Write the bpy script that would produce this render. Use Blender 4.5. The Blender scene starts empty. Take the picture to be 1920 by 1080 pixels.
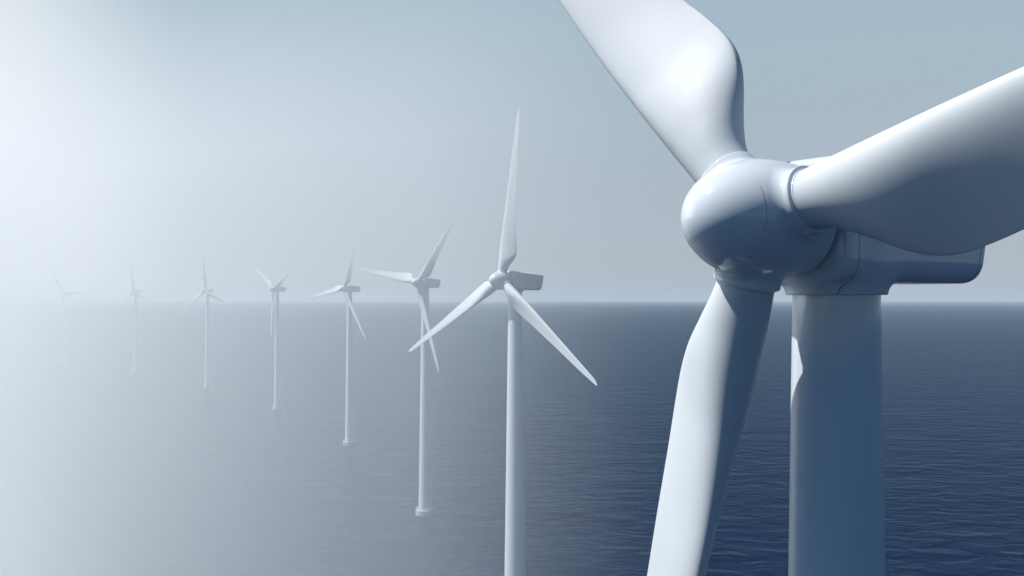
import bpy, bmesh, math
import numpy as np
from mathutils import Vector, Matrix

S = bpy.context.scene
R = math.radians

# ------------------------------------------------------------------ camera
CAM_H = 73.2
FOC = 2000.0 / 1920.0            # focal length in frame widths
cd = bpy.data.cameras.new('camera')
cam = bpy.data.objects.new('camera', cd)
S.collection.objects.link(cam)
cam.location = (0, 0, CAM_H)
cam.rotation_euler = (R(90), 0, 0)
cd.sensor_width = 36
cd.lens = 36 * FOC
cd.shift_y = 22.0 / 1920.0       # horizon a little below the middle
cd.clip_start = 0.5
cd.clip_end = 200000
S.camera = cam

# ------------------------------------------------------------------ world, sun, exposure
SUN_EL, SUN_AZ = 57.0, -1.0       # azimuth: degrees from -X towards the camera side
sd = Vector((-math.cos(R(SUN_EL)) * math.cos(R(SUN_AZ)), -math.cos(R(SUN_EL)) * math.sin(R(SUN_AZ)), math.sin(R(SUN_EL))))
ld = bpy.data.lights.new('sun', 'SUN')
ld.energy = 4.8
ld.angle = R(0.5)
ld.color = (1.0, 0.975, 0.935)
sun = bpy.data.objects.new('sun', ld)
S.collection.objects.link(sun)
sun.rotation_euler = sd.to_track_quat('Z', 'Y').to_euler()

w = bpy.data.worlds.new('World')
S.world = w
w.use_nodes = True
nt = w.node_tree
for n in list(nt.nodes):
    nt.nodes.remove(n)
N = nt.nodes.new
L = nt.links.new
out = N('ShaderNodeOutputWorld')
bg = N('ShaderNodeBackground')
sky = N('ShaderNodeTexSky')
sky.sky_type = 'NISHITA'
sky.sun_disc = False
sky.sun_elevation = R(SUN_EL)
sky.sun_rotation = math.atan2(sd.x, sd.y)
sky.altitude = 0
sky.air_density = 1.0
sky.dust_density = 0.5
sky.ozone_density = 1.5
hsv = N('ShaderNodeHueSaturation')
hsv.inputs['Saturation'].default_value = 1.7
hsv.inputs['Value'].default_value = 0.5
L(sky.outputs[0], hsv.inputs['Color'])
# thin veil of cloud low over the sea, thicker towards the left of the view
tc = N('ShaderNodeTexCoord')
sep = N('ShaderNodeSeparateXYZ')
L(tc.outputs['Generated'], sep.inputs[0])
def ramp(src, f0, f1, t0, t1, interp='SMOOTHSTEP'):
    m = N('ShaderNodeMapRange')
    m.interpolation_type = interp
    for i, v in enumerate((f0, f1, t0, t1)):
        m.inputs[i + 1].default_value = v
    L(src, m.inputs[0])
    return m.outputs[0]
lowz = ramp(sep.outputs['Z'], 0.3, 0.75, 1.0, 0.0)
ahead = ramp(sep.outputs['Y'], -0.1, 0.6, 0.04, 1.0)
lm = N('ShaderNodeMath'); lm.operation = 'MULTIPLY'
L(lowz, lm.inputs[0]); L(ahead, lm.inputs[1])
low = lm.outputs[0]
veil = N('ShaderNodeMix'); veil.data_type = 'RGBA'
VA = N('ShaderNodeMath'); VA.operation = 'MULTIPLY'; VA.inputs[1].default_value = 1.0
L(low, VA.inputs[0])
L(VA.outputs[0], veil.inputs[0])
L(hsv.outputs[0], veil.inputs[6])
vc = N('ShaderNodeMix'); vc.data_type = 'RGBA'
L(ramp(sep.outputs['Z'], 0.0, 0.3, 0.0, 1.0, 'LINEAR'), vc.inputs[0])
vc.inputs[6].default_value = (3.52, 3.88, 4.35, 1)
vc.inputs[7].default_value = (2.9, 3.95, 4.7, 1)
L(vc.outputs[2], veil.inputs[7])
left = ramp(sep.outputs['X'], -0.27, -0.46, 0.0, 1.0)
lowl = ramp(sep.outputs['Z'], 0.05, 0.6, 1.0, 0.0)
mul = N('ShaderNodeMath'); mul.operation = 'MULTIPLY'
mul0 = N('ShaderNodeMath'); mul0.operation = 'MULTIPLY'
L(left, mul0.inputs[0]); L(ramp(sep.outputs['Y'], 0.3, 0.85, 0.0, 1.0), mul0.inputs[1])
L(mul0.outputs[0], mul.inputs[0]); L(lowl, mul.inputs[1])
v2 = N('ShaderNodeMix'); v2.data_type = 'RGBA'
L(mul.outputs[0], v2.inputs[0])
L(veil.outputs[2], v2.inputs[6])
v2.inputs[7].default_value = (7.5, 7.8, 8.0, 1)
# glow added to the sky left of the view, to brighten the fog bank
g1 = ramp(sep.outputs['X'], -0.50, -0.72, 0.0, 1.0)
g2 = ramp(sep.outputs['Z'], 0.1, 0.8, 1.0, 0.0)
g3 = ramp(sep.outputs['Y'], 0.0, 0.4, 0.0, 1.0)
gm = N('ShaderNodeMath'); gm.operation = 'MULTIPLY'
gn = N('ShaderNodeMath'); gn.operation = 'MULTIPLY'
L(g1, gm.inputs[0]); L(g2, gm.inputs[1]); L(gm.outputs[0], gn.inputs[0]); L(g3, gn.inputs[1])
v3 = N('ShaderNodeMix'); v3.data_type = 'RGBA'
L(gn.outputs[0], v3.inputs[0])
L(v2.outputs[2], v3.inputs[6])
v3.inputs[7].default_value = (25.0, 26.2, 27.0, 1)
L(v3.outputs[2], bg.inputs['Color'])
bg.inputs['Strength'].default_value = 0.1
L(bg.outputs[0], out.inputs['Surface'])

S.view_settings.view_transform = 'Standard'
S.view_settings.look = 'None'
S.view_settings.exposure = 0.32
S.view_settings.gamma = 1.0
S.cycles.volume_bounces = 16
S.cycles.max_bounces = 8
S.cycles.use_denoising = True

# ------------------------------------------------------------------ helpers
def link(o, parent=None):
    S.collection.objects.link(o)
    if parent:
        o.parent = parent
    return o

def tag(o, label=None, cat=None, group=None, kind=None):
    if label: o['label'] = label
    if cat: o['category'] = cat
    if group: o['group'] = group
    if kind: o['kind'] = kind
    return o

def mesh_from(name, verts, faces, m=None, smooth=True):
    me = bpy.data.meshes.new(name)
    me.from_pydata([tuple(map(float, v)) for v in verts], [], [tuple(int(i) for i in f) for f in faces])
    if smooth:
        me.polygons.foreach_set('use_smooth', [True] * len(me.polygons))
    if m: me.materials.append(m)
    me.update()
    return me

def lathe(profile, n=96, closed=True):
    """profile: list of (r, z) -> verts, faces about Z"""
    V, F = [], []
    for r, z in profile:
        for k in range(n):
            a = 2 * math.pi * k / n
            V.append((r * math.cos(a), r * math.sin(a), z))
    for i in range(len(profile) - 1):
        for k in range(n):
            k2 = (k + 1) % n
            F.append((i * n + k, i * n + k2, (i + 1) * n + k2, (i + 1) * n + k))
    return V, F

def add(V, F, V2, F2):
    b = len(V)
    V += list(V2)
    F += [tuple(i + b for i in f) for f in F2]

def tube(p, q, r, n=8):
    p, q = Vector(p), Vector(q)
    z = (q - p).normalized()
    x = z.orthogonal().normalized(); y = z.cross(x)
    V = []
    for c in (p, q):
        for k in range(n):
            a = 2 * math.pi * k / n
            V.append(c + x * r * math.cos(a) + y * r * math.sin(a))
    F = [(k, (k + 1) % n, n + (k + 1) % n, n + k) for k in range(n)]
    F += [tuple(range(n - 1, -1, -1)), tuple(range(n, 2 * n))]
    return V, F

# ------------------------------------------------------------------ materials
def new_mat(name):
    m = bpy.data.materials.new(name)
    m.use_nodes = True
    return m, m.node_tree, m.node_tree.nodes['Principled BSDF']

def paint(name, col, rough, dirt=0.05, bump=0.004):
    m, t, b = new_mat(name)
    tcn = t.nodes.new('ShaderNodeTexCoord')
    n1 = t.nodes.new('ShaderNodeTexNoise'); n1.inputs['Scale'].default_value = 0.6; n1.inputs['Detail'].default_value = 6
    mp = t.nodes.new('ShaderNodeMapping'); mp.inputs['Scale'].default_value = (1.0, 1.0, 0.35)
    t.links.new(tcn.outputs['Object'], mp.inputs[0])
    t.links.new(mp.outputs[0], n1.inputs['Vector'])
    mr = t.nodes.new('ShaderNodeMapRange')
    mr.inputs[1].default_value = 0.35; mr.inputs[2].default_value = 0.75
    mr.inputs[3].default_value = 0.0; mr.inputs[4].default_value = dirt
    t.links.new(n1.outputs[0], mr.inputs[0])
    mx = t.nodes.new('ShaderNodeMix'); mx.data_type = 'RGBA'
    mx.inputs[6].default_value = (*col, 1)
    mx.inputs[7].default_value = (col[0] * .55, col[1] * .56, col[2] * .56, 1)
    t.links.new(mr.outputs[0], mx.inputs[0])
    t.links.new(mx.outputs[2], b.inputs['Base Color'])
    n2 = t.nodes.new('ShaderNodeTexNoise'); n2.inputs['Scale'].default_value = 2.5; n2.inputs['Detail'].default_value = 5
    t.links.new(tcn.outputs['Object'], n2.inputs['Vector'])
    rr = t.nodes.new('ShaderNodeMapRange')
    rr.inputs[3].default_value = rough * 0.92; rr.inputs[4].default_value = rough * 1.08
    t.links.new(n2.outputs[0], rr.inputs[0])
    t.links.new(rr.outputs[0], b.inputs['Roughness'])
    b.inputs['IOR'].default_value = 1.5
    return m

M_WHITE = paint('white_gelcoat', (0.58, 0.63, 0.675), 0.09)
M_BLADE = paint('white_blade_gelcoat', (0.54, 0.575, 0.605), 0.5, 0.05)
M_BLADE.node_tree.nodes['Principled BSDF'].inputs['Specular IOR Level'].default_value = 0.16
M_TOWER = paint('white_tower_paint', (0.60, 0.655, 0.705), 0.06, 0.08)
M_DARK = paint('dark_rubber', (0.03, 0.035, 0.04), 0.5)
M_FOUND = paint('pale_painted_concrete', (0.46, 0.50, 0.53), 0.5, 0.4)
M_RAIL = paint('galvanised_steel', (0.6, 0.65, 0.68), 0.35)

def sea_mat():
    m, t, b = new_mat('sea_water')
    nn, ll = t.nodes.new, t.links.new
    g = nn('ShaderNodeNewGeometry')
    prev = None
    # (size across crests, stretch along crests, height m, rotation)
    for i, (sc, st, h, rot, det) in enumerate(((34.0, 1.5, 1.5, 24, 2), (9.0, 1.35, 1.6, 13, 5), (2.2, 1.3, 0.13, 9, 3))):
        mp = nn('ShaderNodeMapping')
        mp.inputs['Rotation'].default_value = (0, 0, R(rot))
        mp.inputs['Scale'].default_value = (1.0 / (sc * st), 1.0 / sc, 1.0 / sc)
        mp.inputs['Location'].default_value = (13.7 * i, 5.1 * i, 2.3 * i)
        ll(g.outputs['Position'], mp.inputs[0])
        n = nn('ShaderNodeTexNoise')
        n.inputs['Scale'].default_value = 1.0
        n.inputs['Detail'].default_value = det
        n.inputs['Roughness'].default_value = 0.5
        n.inputs['Distortion'].default_value = 0.6
        ll(mp.outputs[0], n.inputs['Vector'])
        bp = nn('ShaderNodeBump')
        bp.inputs['Strength'].default_value = 1.0
        bp.inputs['Distance'].default_value = h
        ll(n.outputs[0], bp.inputs['Height'])
        if prev: ll(prev.outputs[0], bp.inputs['Normal'])
        prev = bp
    pass
    # broad patches of slightly different water
    n = nn('ShaderNodeTexNoise'); n.inputs['Scale'].default_value = 0.004; n.inputs['Detail'].default_value = 3
    mp = nn('ShaderNodeMapping'); mp.inputs['Scale'].default_value = (0.5, 1, 1)
    ll(g.outputs['Position'], mp.inputs[0]); ll(mp.outputs[0], n.inputs['Vector'])
    mx = nn('ShaderNodeMix'); mx.data_type = 'RGBA'
    mx.inputs[6].default_value = (0.003, 0.010, 0.032, 1)
    mx.inputs[7].default_value = (0.004, 0.014, 0.042, 1)
    ll(n.outputs[0], mx.inputs[0])
    t.nodes.remove(b)
    dif = nn('ShaderNodeBsdfDiffuse'); glo = nn('ShaderNodeBsdfGlossy'); mix = nn('ShaderNodeMixShader')
    ll(mx.outputs[2], dif.inputs['Color'])
    glo.inputs['Color'].default_value = (0.66, 0.90, 1.0, 1)
    glo.inputs['Roughness'].default_value = 0.09
    ll(prev.outputs[0], glo.inputs['Normal']); ll(prev.outputs[0], dif.inputs['Normal'])
    # reflectance of wavy water: rises towards grazing view but stays low, as waves hide one another
    dot = nn('ShaderNodeVectorMath'); dot.operation = 'DOT_PRODUCT'
    ll(prev.outputs[0], dot.inputs[0]); ll(g.outputs['Incoming'], dot.inputs[1])
    a1 = nn('ShaderNodeMath'); a1.operation = 'MULTIPLY'; a1.inputs[1].default_value = -1 / 0.12
    mxm = nn('ShaderNodeMath'); mxm.operation = 'MAXIMUM'; mxm.inputs[1].default_value = 0.0
    ll(dot.outputs['Value'], mxm.inputs[0]); ll(mxm.outputs[0], a1.inputs[0])
    a2 = nn('ShaderNodeMath'); a2.operation = 'EXPONENT'; ll(a1.outputs[0], a2.inputs[0])
    a3 = nn('ShaderNodeMath'); a3.operation = 'MULTIPLY_ADD'; a3.inputs[1].default_value = 0.25; a3.inputs[2].default_value = 0.0
    ll(a2.outputs[0], a3.inputs[0]); ll(a3.outputs[0], mix.inputs[0])
    ll(dif.outputs[0], mix.inputs[1]); ll(glo.outputs[0], mix.inputs[2])
    ll(mix.outputs[0], t.nodes['Material Output'].inputs['Surface'])
    return m

def volume_mat(name, col, dens, g=0.0):
    m = bpy.data.materials.new(name)
    m.use_nodes = True
    t = m.node_tree
    for n in list(t.nodes):
        t.nodes.remove(n)
    o = t.nodes.new('ShaderNodeOutputMaterial')
    v = t.nodes.new('ShaderNodeVolumePrincipled')
    v.inputs['Color'].default_value = (*col, 1)
    v.inputs['Density'].default_value = dens
    v.inputs['Anisotropy'].default_value = g
    t.links.new(v.outputs[0], o.inputs['Volume'])
    return m

# ------------------------------------------------------------------ sea
E = 45000
ys = [-3000, 0, 500, 1500, 4000, 10000, 20000, E]
xs = [-E, -15000, -4000, -1000, 0, 1000, 4000, 15000, E]
V = [(x, y, 0) for y in ys for x in xs]
nx = len(xs)
F = [(j * nx + i, j * nx + i + 1, (j + 1) * nx + i + 1, (j + 1) * nx + i) for j in range(len(ys) - 1) for i in range(nx - 1)]
sea = link(bpy.data.objects.new('sea', mesh_from('sea', V, F, sea_mat(), False)))
tag(sea, 'calm dark blue sea with fine ripples reaching the hazy horizon', 'sea', kind='structure')

# ------------------------------------------------------------------ implicit surfaces -> meshes
def smin(a, b, k):
    h = np.maximum(k - np.abs(a - b), 0) / k
    return np.minimum(a, b) - h * h * k * 0.25
def smax(a, b, k):
    return -smin(-a, -b, k)

def surface_nets(f, lo, hi, h):
    lo = np.array(lo, float); hi = np.array(hi, float)
    n = np.ceil((hi - lo) / h).astype(int) + 1
    ax = [lo[i] + h * np.arange(n[i]) for i in range(3)]
    X, Y, Z = np.meshgrid(*ax, indexing='ij')
    D = f(X, Y, Z)
    inside = D < 0
    c = n - 1
    corners = [(i, j, k) for i in (0, 1) for j in (0, 1) for k in (0, 1)]
    cnt = sum(inside[i:i + c[0], j:j + c[1], k:k + c[2]].astype(int) for i, j, k in corners)
    act = (cnt > 0) & (cnt < 8)
    idx = -np.ones(c, int)
    cells = np.argwhere(act)
    idx[act] = np.arange(len(cells))
    P = np.zeros((len(cells), 3)); W = np.zeros(len(cells))
    for a in corners:
        for d in range(3):
            if a[d] == 1: continue
            b = list(a); b[d] = 1; b = tuple(b)
            A = cells + a; B = cells + b
            da = D[tuple(A.T)]; db = D[tuple(B.T)]
            s = (da < 0) != (db < 0)
            t = np.where(s, da / np.where(s, da - db, 1), 0)
            p = A.astype(float); p[:, d] += t
            P += p * s[:, None]; W += s
    P = lo + h * (P / W[:, None])
    faces = []
    for d in range(3):
        u, v = (d + 1) % 3, (d + 2) % 3
        sl0 = [slice(None)] * 3; sl1 = [slice(None)] * 3
        sl0[d] = slice(0, n[d] - 1); sl1[d] = slice(1, n[d])
        e = inside[tuple(sl0)] != inside[tuple(sl1)]
        q = np.argwhere(e)
        q = q[(q[:, u] > 0) & (q[:, v] > 0) & (q[:, u] < n[u] - 1) & (q[:, v] < n[v] - 1)]
        flip = inside[tuple(q.T)]
        du = np.zeros(3, int); du[u] = 1
        dv = np.zeros(3, int); dv[v] = 1
        a = idx[tuple((q - du - dv).T)]; b = idx[tuple((q - dv).T)]
        c2 = idx[tuple(q.T)]; e2 = idx[tuple((q - du).T)]
        quad = np.stack([a, b, c2, e2], 1)
        quad[~flip] = quad[~flip][:, ::-1]
        faces.append(quad)
    faces = np.concatenate(faces)
    for _ in range(4):
        g, d0 = grad(f, P)
        st = d0 / np.maximum((g * g).sum(1), 1e-6)
        st = np.clip(st, -h, h)
        P = P - g * st[:, None]
    return P, faces

def grad(f, P, e=1e-3):
    d0 = f(P[:, 0], P[:, 1], P[:, 2])
    g = np.zeros_like(P)
    for i in range(3):
        Q = P.copy(); Q[:, i] += e; A = f(*Q.T)
        Q[:, i] -= 2 * e; B = f(*Q.T)
        g[:, i] = (A - B) / (2 * e)
    return g, d0

def cut(me, cuts):
    """each cut = (co, no, gap): removes a strip gap wide (a panel joint)"""
    bm = bmesh.new(); bm.from_mesh(me)
    for co, no, gap in cuts:
        co = Vector(co); no = Vector(no).normalized()
        for s in (-1, 1):
            bmesh.ops.bisect_plane(bm, geom=bm.verts[:] + bm.edges[:] + bm.faces[:], plane_co=co + no * s * gap / 2, plane_no=no, dist=1e-5)
        kill = [f for f in bm.faces if abs((f.calc_center_median() - co).dot(no)) < gap / 2 - 1e-5]
        bmesh.ops.delete(bm, geom=kill, context='FACES')
    bm.to_mesh(me); bm.free()

def half(me, co, no):
    bm = bmesh.new(); bm.from_mesh(me)
    bmesh.ops.bisect_plane(bm, geom=bm.verts[:] + bm.edges[:] + bm.faces[:], plane_co=co, plane_no=no, clear_outer=True, dist=1e-5)
    # lip turned inwards
    edges = [e for e in bm.edges if e.is_boundary]
    r = bmesh.ops.extrude_edge_only(bm, edges=edges)
    n = Vector(no).normalized()
    for v in [g for g in r['geom'] if isinstance(g, bmesh.types.BMVert)]:
        d = v.co - n * v.co.dot(n)
        v.co -= d * 0.05
    bm.to_mesh(me); bm.free()

def finish(me, f):
    P = np.zeros(len(me.vertices) * 3)
    me.vertices.foreach_get('co', P)
    P = P.reshape(-1, 3)
    g, _ = grad(f, P)
    g /= np.maximum(np.linalg.norm(g, axis=1), 1e-9)[:, None]
    me.polygons.foreach_set('use_smooth', [True] * len(me.polygons))
    me.normals_split_custom_set_from_vertices([tuple(v) for v in g])
    me.update()

# --- hub (blade bearings included) and nose; local origin = rotor centre, front = -Y, first blade = +Z
HR, NOSE, BOSS_R, BOSS_S = 1.68, 2.6, 0.915, 1.86
SEAM = 1.36
dirs = [(math.sin(R(120 * k)), math.cos(R(120 * k))) for k in range(3)]
def hub_sdf(x, y, z):
    t = -y
    a = np.where(t > 0, NOSE, 4.0)
    q = np.sqrt((x / HR) ** 2 + (t / a) ** 2 + (z / HR) ** 2) + 1e-9
    gq = np.sqrt((x / HR ** 2) ** 2 + (t / a ** 2) ** 2 + (z / HR ** 2) ** 2) + 1e-9
    d = (q - 1) * q / gq
    for bx, bz in dirs:
        s = x * bx + z * bz
        r = np.sqrt((x - s * bx) ** 2 + y ** 2 + (z - s * bz) ** 2)
        b = smax(r - BOSS_R, np.maximum(s - BOSS_S, -s), 0.05)
        d = smin(d, b, 0.3)
        d = smin(d, smax(r - 0.95, np.abs(s - 1.63) - 0.23, 0.04), 0.02)
    d = smax(d, -1.36 - t, 0.06)
    return d
P, Fq = surface_nets(hub_sdf, (-2.3, -3.0, -2.3), (2.3, 1.7, 2.3), 0.04)
HUB = mesh_from('hub', P, Fq, M_WHITE)
NOSEM = HUB.copy(); NOSEM.name = 'nose_cone'
half(HUB, (0, -SEAM + 0.01, 0), (0, -1, 0))
half(NOSEM, (0, -SEAM - 0.01, 0), (0, 1, 0))
for me in (HUB, NOSEM):
    finish(me, hub_sdf)

# --- nacelle; local origin on the tower axis at rotor height, front = -Y
TOP0, BOT, FRONT, REAR = 1.86, -1.74, -1.78, 5.97
def nac_sdf(x, y, z):
    wdt = 1.66 - 0.022 * np.maximum(y, 0)
    side = np.abs(x) - wdt
    top = (z - (TOP0 - 0.085 * (y - FRONT))) * 0.996
    bot = BOT - z
    body = smax(side, top, 0.55)
    body = smax(body, bot, 0.68)
    body = smax(body, FRONT - y, 0.45)
    sl = 0.24
    rear = ((y - REAR) - (z - 1.25) * sl) / math.hypot(1, sl)
    body = smax(body, rear, 0.32)
    r = np.sqrt(x * x + y * y)
    col = smax(r - 1.46, z + 0.3, 0.1)
    body = smin(body, col, 0.42)
    body = smax(body, -2.11 - z, 0.03)
    return body
P, Fq = surface_nets(nac_sdf, (-1.95, -2.1, -2.4), (1.95, 6.0, 2.2), 0.055)
NAC = mesh_from('nacelle', P, Fq, M_WHITE)
cut(NAC, [((0, -1.12, 0), (0, 1, 0), 0.022), ((0, REAR - 0.42, 1.25), (0, 1, -0.24), 0.022)])
finish(NAC, nac_sdf)

# --- main bearing ring between hub and nacelle (local to rotor centre)
OV = 3.3
prof = [(1.42, -(OV + FRONT) - 0.12), (1.42, -1.2)]
Vb, Fb = lathe([(0.4, -1.62), (1.38, -1.62), (1.38, -1.2), (0.4, -1.2)], 64)
BEAR = mesh_from('bearing_ring', [(x, -z, y) for x, y, z in Vb], Fb, M_DARK)

# --- blade: span +Z from rotor axis, front = -Y, trailing edge = +X
RT = 31.7
def lerp_tab(tab, s):
    for (a, va), (b, vb) in zip(tab, tab[1:]):
        if s <= b:
            t = (s - a) / (b - a)
            return va + (vb - va) * t
    return tab[-1][1]
def smooth_tab(tab, s):
    return sum(lerp_tab(tab, min(max(s + o, tab[0][0]), tab[-1][0])) * w_ for o, w_ in ((-.5, .15), (-.25, .2), (0, .3), (.25, .2), (.5, .15)))
LE = [(1.7, .80), (2.6, .82), (4.0, .87), (6.0, .92), (8, .95), (10, .93), (20, .62), (30.2, .36), (RT, .2)]
CH = [(1.7, 1.60), (2.3, 1.72), (3.0, 2.2), (3.5, 2.62), (4.2, 3.16), (4.9, 3.44), (5.5, 3.52), (6.6, 3.44), (8, 3.24), (10, 2.98), (12, 2.66), (20, 1.75), (28, 1.05), (30.6, .72), (RT, .6)]
TH = [(1.7, 1.0), (2.5, .95), (3.4, .70), (4.5, .52), (6, .38), (9, .26), (15, .20), (25, .16), (RT, .14)]
TW = [(1.7, 18), (5, 18), (8, 14.5), (14, 8.5), (22, 4), (RT, 0.5)]
BL = [(1.7, 0), (2.3, 0), (3.0, .18), (4.0, .6), (5.2, .95), (6, 1), (RT, 1)]
FB = [(1.7, 0), (2.6, .02), (3.4, .11), (4.4, .09), (5.6, .03), (7, .0), (RT, 0)]   # blunt trailing edge near the root
def blade_mesh(pitch=0.0):
    n = 64
    st = list(np.linspace(1.7, 9, 60)) + list(np.linspace(9.4, 30.3, 50)) + [RT - q for q in (1.1, .8, .6, .4, .25, .14, .06, .015, 0)]
    V, F = [], []
    for s in st:
        c = smooth_tab(CH, s); le = smooth_tab(LE, s); th = smooth_tab(TH, s); tw = R(smooth_tab(TW, s) + pitch); bl = smooth_tab(BL, s); fb = smooth_tab(FB, s)
        k = 1.0
        if s > 30.3:
            u = (s - 30.3) / (RT - 30.3)
            k = math.sqrt(max(1 - u * u, 0.0004))
            le = le - c * (1 - k) * 0.55
            c *= k
        for j in range(n):
            a = 2 * math.pi * j / n
            xx = 0.5 - 0.5 * math.cos(a)          # 0 at the leading edge
            yc = 0.5 * math.sin(a)
            yt = 5 * (0.2969 * math.sqrt(xx) - 0.126 * xx - 0.3516 * xx ** 2 + 0.2843 * xx ** 3 - 0.1015 * xx ** 4) + 0.012 * xx
            cam_ = 0.035 * 4 * xx * (1 - xx) * bl
            yt += 0.5 * fb * max(0.0, xx - 0.3) ** 2 * 2 / th
            ya = (yt if a <= math.pi else -yt) * th + cam_
            y = ya * bl + yc * th * (1 - bl)
            px = (-le + xx * c); py = y * c
            X = px * math.cos(tw) - py * math.sin(tw)
            Y = px * math.sin(tw) + py * math.cos(tw)
            V.append((X, Y, s))
    m_ = len(st)
    for i in range(m_ - 1):
        for j in range(n):
            j2 = (j + 1) % n
            F.append((i * n + j, i * n + j2, (i + 1) * n + j2, (i + 1) * n + j))
    F.append(tuple((m_ - 1) * n + j for j in range(n)))
    me = mesh_from('blade', V, F, M_BLADE)
    bm = bmesh.new(); bm.from_mesh(me); bmesh.ops.recalc_face_normals(bm, faces=bm.faces); bm.to_mesh(me); bm.free()
    me.polygons.foreach_set('use_smooth', [True] * len(me.polygons))
    return me
BLADE = blade_mesh()
Vr, Fr = lathe([(0.70, 1.84), (0.83, 1.84), (0.835, 1.90), (0.825, 1.92), (0.79, 1.925)], 96)
ROOT = mesh_from('root_seal', Vr, Fr, M_WHITE)
ROOT.set_sharp_from_angle(angle=R(40))

# --- foundation and railing (local to the turbine base at sea level)
Vf, Ff = lathe([(3.2, -8), (3.25, 0.2), (3.35, 0.25), (3.35, 1.75), (3.27, 1.82), (2.0, 1.82)], 96)
FOUND = mesh_from('foundation', Vf, Ff, M_FOUND)
FOUND.set_sharp_from_angle(angle=R(30))
Vr, Fr = [], []
rr = 3.1
for k in range(36):
    a = 2 * math.pi * k / 36; b = 2 * math.pi * (k + 1) / 36
    p = Vector((rr * math.cos(a), rr * math.sin(a), 0)); q = Vector((rr * math.cos(b), rr * math.sin(b), 0))
    add(Vr, Fr, *tube(p + Vector((0, 0, 1.8)), p + Vector((0, 0, 2.9)), 0.035, 6))
    for z in (2.35, 2.9):
        add(Vr, Fr, *tube(p + Vector((0, 0, z)), q + Vector((0, 0, z)), 0.03, 6))
RAIL = mesh_from('railing', Vr, Fr, M_RAIL)

def tower_mesh(H):
    top = H - 2.0
    r0, r1 = 2.3, 1.27
    def rad(z): return r0 + (r1 - r0) * z / top
    prof = [(rad(0), 1.5)]
    prof.append((rad(top), top))
    Vt, Ft = lathe(prof, 128)
    return mesh_from('tower', Vt, Ft, M_TOWER)
# ------------------------------------------------------------------ turbines
GROUP = 'white offshore wind turbines in a long row'
def turbine(x, y, H, yaw, phi, label, tilt=4.5):
    root = link(bpy.data.objects.new('wind_turbine', None))
    root.location = (x, y, 0)
    root.rotation_euler = (0, 0, R(-yaw))
    root.empty_display_size = 2
    tag(root, label, 'wind turbine', GROUP)
    def part(name, me, loc, rot=(0, 0, 0), parent=None):
        o = link(bpy.data.objects.new(name, me), parent or root)
        o.location = loc; o.rotation_mode = 'YXZ'; o.rotation_euler = rot
        return o
    part('tower', tower_mesh(H), (0, 0, 0))
    f = part('foundation', FOUND, (0, 0, 0))
    part('railing', RAIL, (0, 0, 0), parent=f)
    part('nacelle', NAC, (0, 0, H))
    c = (0, -OV, H)
    part('bearing_ring', BEAR, c)
    part('hub', HUB, c, (R(-tilt), R(phi), 0))
    part('nose_cone', NOSEM, c, (R(-tilt), R(phi), 0))
    for k in range(3):
        b = part('blade', BLADE, c, (R(-tilt), R(phi + 120 * k), 0))
        part('root_seal', ROOT, (0, 0, 0), parent=b)
    return root

def at(px, Z):
    return (px - 960) / 2000.0 * Z
TURB = [
    # px, distance, hub height, yaw, rotor angle, label
    (1568, 31.8, 75.45, 55, 76.1, 'huge wind turbine in the right foreground, its blades cut off by the edges'),
    (966, 198, 76.7, 50, 3.5, 'second nearest wind turbine, one blade pointing straight up and its tower base below the frame'),
    (797.5, 363, 79.0, 43, 39.5, 'wind turbine with one blade pointing flat left, its tower crossed by a nearer turbine blade'),
    (655.5, 537, 78.8, 47, 22, 'wind turbine with one blade up and leaning right, standing left of the crossed blades'),
    (520, 711, 80.3, 47, 62, 'wind turbine with two blades raised in a V and one hanging down'),
    (389, 887, 80.7, 26, -6, 'fading wind turbine with an upright blade, left of the one with a V of blades'),
    (254, 1069, 81.2, 28, -7, 'very pale wind turbine with an upright blade, second from the left in the fog'),
    (119.5, 1220, 81.1, 12, 90, 'farthest wind turbine, almost lost in white fog, one blade pointing flat right'),
]
for px, Z, H, yaw, phi, lab in TURB:
    turbine(at(px, Z), Z, H, yaw, phi, lab, 0.0 if Z < 100 else 4.5 if Z < 300 else 1.5)

# ------------------------------------------------------------------ air
def box(name, lo, hi, m):
    V = [(x, y, z) for x in (lo[0], hi[0]) for y in (lo[1], hi[1]) for z in (lo[2], hi[2])]
    F = [(0, 1, 3, 2), (4, 6, 7, 5), (0, 4, 5, 1), (2, 3, 7, 6), (0, 2, 6, 4), (1, 5, 7, 3)]
    return link(bpy.data.objects.new(name, mesh_from(name, V, F, m, False)))
haze = box('haze', (-E - 50, -3050, -1), (E + 50, E + 50, 200), volume_mat('haze', (0.70, 0.80, 0.89), 1 / 22000.0))
tag(haze, 'thin pale haze over the whole sea', 'haze', kind='stuff')

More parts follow.
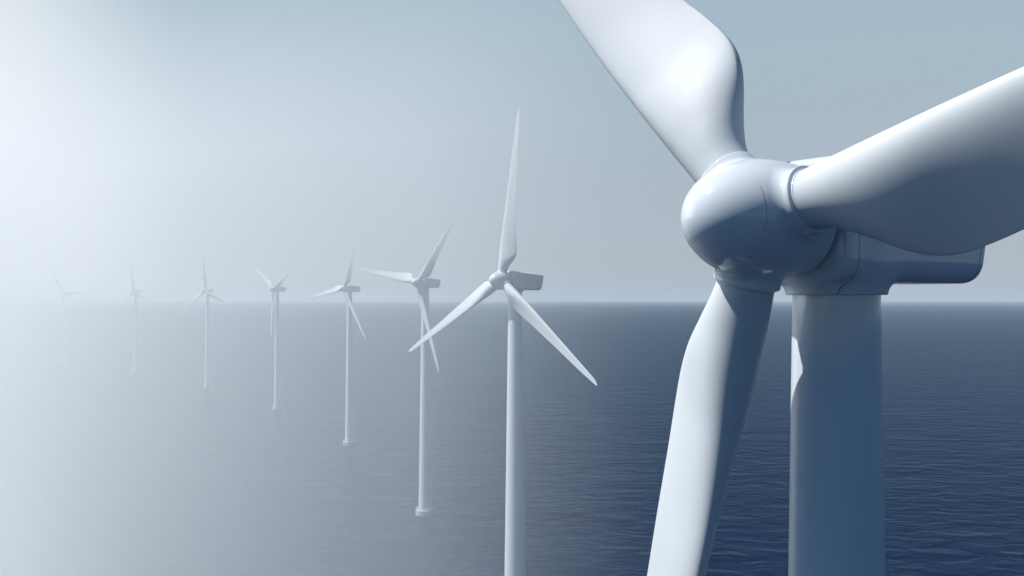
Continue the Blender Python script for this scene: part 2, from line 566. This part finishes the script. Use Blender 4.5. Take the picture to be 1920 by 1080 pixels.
# fog bank drifting in from the left: a wedge of fog that thickens leftwards
BS = 0.011
TOPZ = 97
plan = [(1300, 150, 0.0), (1190, 142, 0.06), (1100, 134, 0.15), (1030, 127, .23), (960, 120, .34), (870, 111, .48), (790, 103, .62), (655, 94, .71), (520, 86, .87), (389, 78, 1.07), (254, 64, 1.36),
        (120, 54, 1.95), (0, 46, 2.9), (-160, 40, 3.5), (-300, 36, 3.8)]
plan = np.array(plan[::-1], float)
def smooth_interp(xq, xp, fp):
    """monotone cubic through the points"""
    d = np.diff(fp) / np.diff(xp)
    m = np.concatenate(([d[0]], np.where(d[1:] * d[:-1] > 0, 2 * d[1:] * d[:-1] / (d[1:] + d[:-1] + 1e-12), 0), [d[-1]]))
    k = np.clip(np.searchsorted(xp, xq) - 1, 0, len(xp) - 2)
    h = xp[k + 1] - xp[k]; t = (xq - xp[k]) / h
    return ((2 * t**3 - 3 * t**2 + 1) * fp[k] + (t**3 - 2 * t**2 + t) * h * m[k] + (-2 * t**3 + 3 * t**2) * fp[k + 1] + (t**3 - t**2) * h * m[k + 1])
cols = np.linspace(-300, 1299, 100)
rin = smooth_interp(cols, plan[:, 0], plan[:, 1])
tau = np.maximum(smooth_interp(cols, plan[:, 0], plan[:, 2]), 0.002)
nr = 9
V = []
for p, r, t in zip(cols, rin, tau):
    for a in range(nr):
        u = a / (nr - 1)
        q = r + u * t / BS
        ztop = (75 + 0.30 * r) * (1 - u) + TOPZ * u + 9.0 * u * (1 - u)
        V.append(((p - 960) / 2000 * q, q, -2.0)); V.append(((p - 960) / 2000 * q, q, ztop))
nc = len(cols)
def vi(c, a, top): return (c * nr + a) * 2 + top
F = []
for c in range(nc - 1):
    for a in range(nr - 1):
        for top in (0, 1):
            F.append((vi(c, a, top), vi(c, a + 1, top), vi(c + 1, a + 1, top), vi(c + 1, a, top)))
    for a in (0, nr - 1):
        F.append((vi(c, a, 0), vi(c, a, 1), vi(c + 1, a, 1), vi(c + 1, a, 0)))
for c in (0, nc - 1):
    for a in range(nr - 1):
        F.append((vi(c, a, 0), vi(c, a, 1), vi(c, a + 1, 1), vi(c, a + 1, 0)))
fog = link(bpy.data.objects.new('fog_bank', mesh_from('fog_bank', V, F, volume_mat('fog', (0.965, 0.99, 1.0), BS, 0.3), False)))
bm = bmesh.new(); bm.from_mesh(fog.data); bmesh.ops.recalc_face_normals(bm, faces=bm.faces); bm.to_mesh(fog.data); bm.free()
tag(fog, 'white fog bank drifting over the sea from the left', 'fog', kind='stuff')
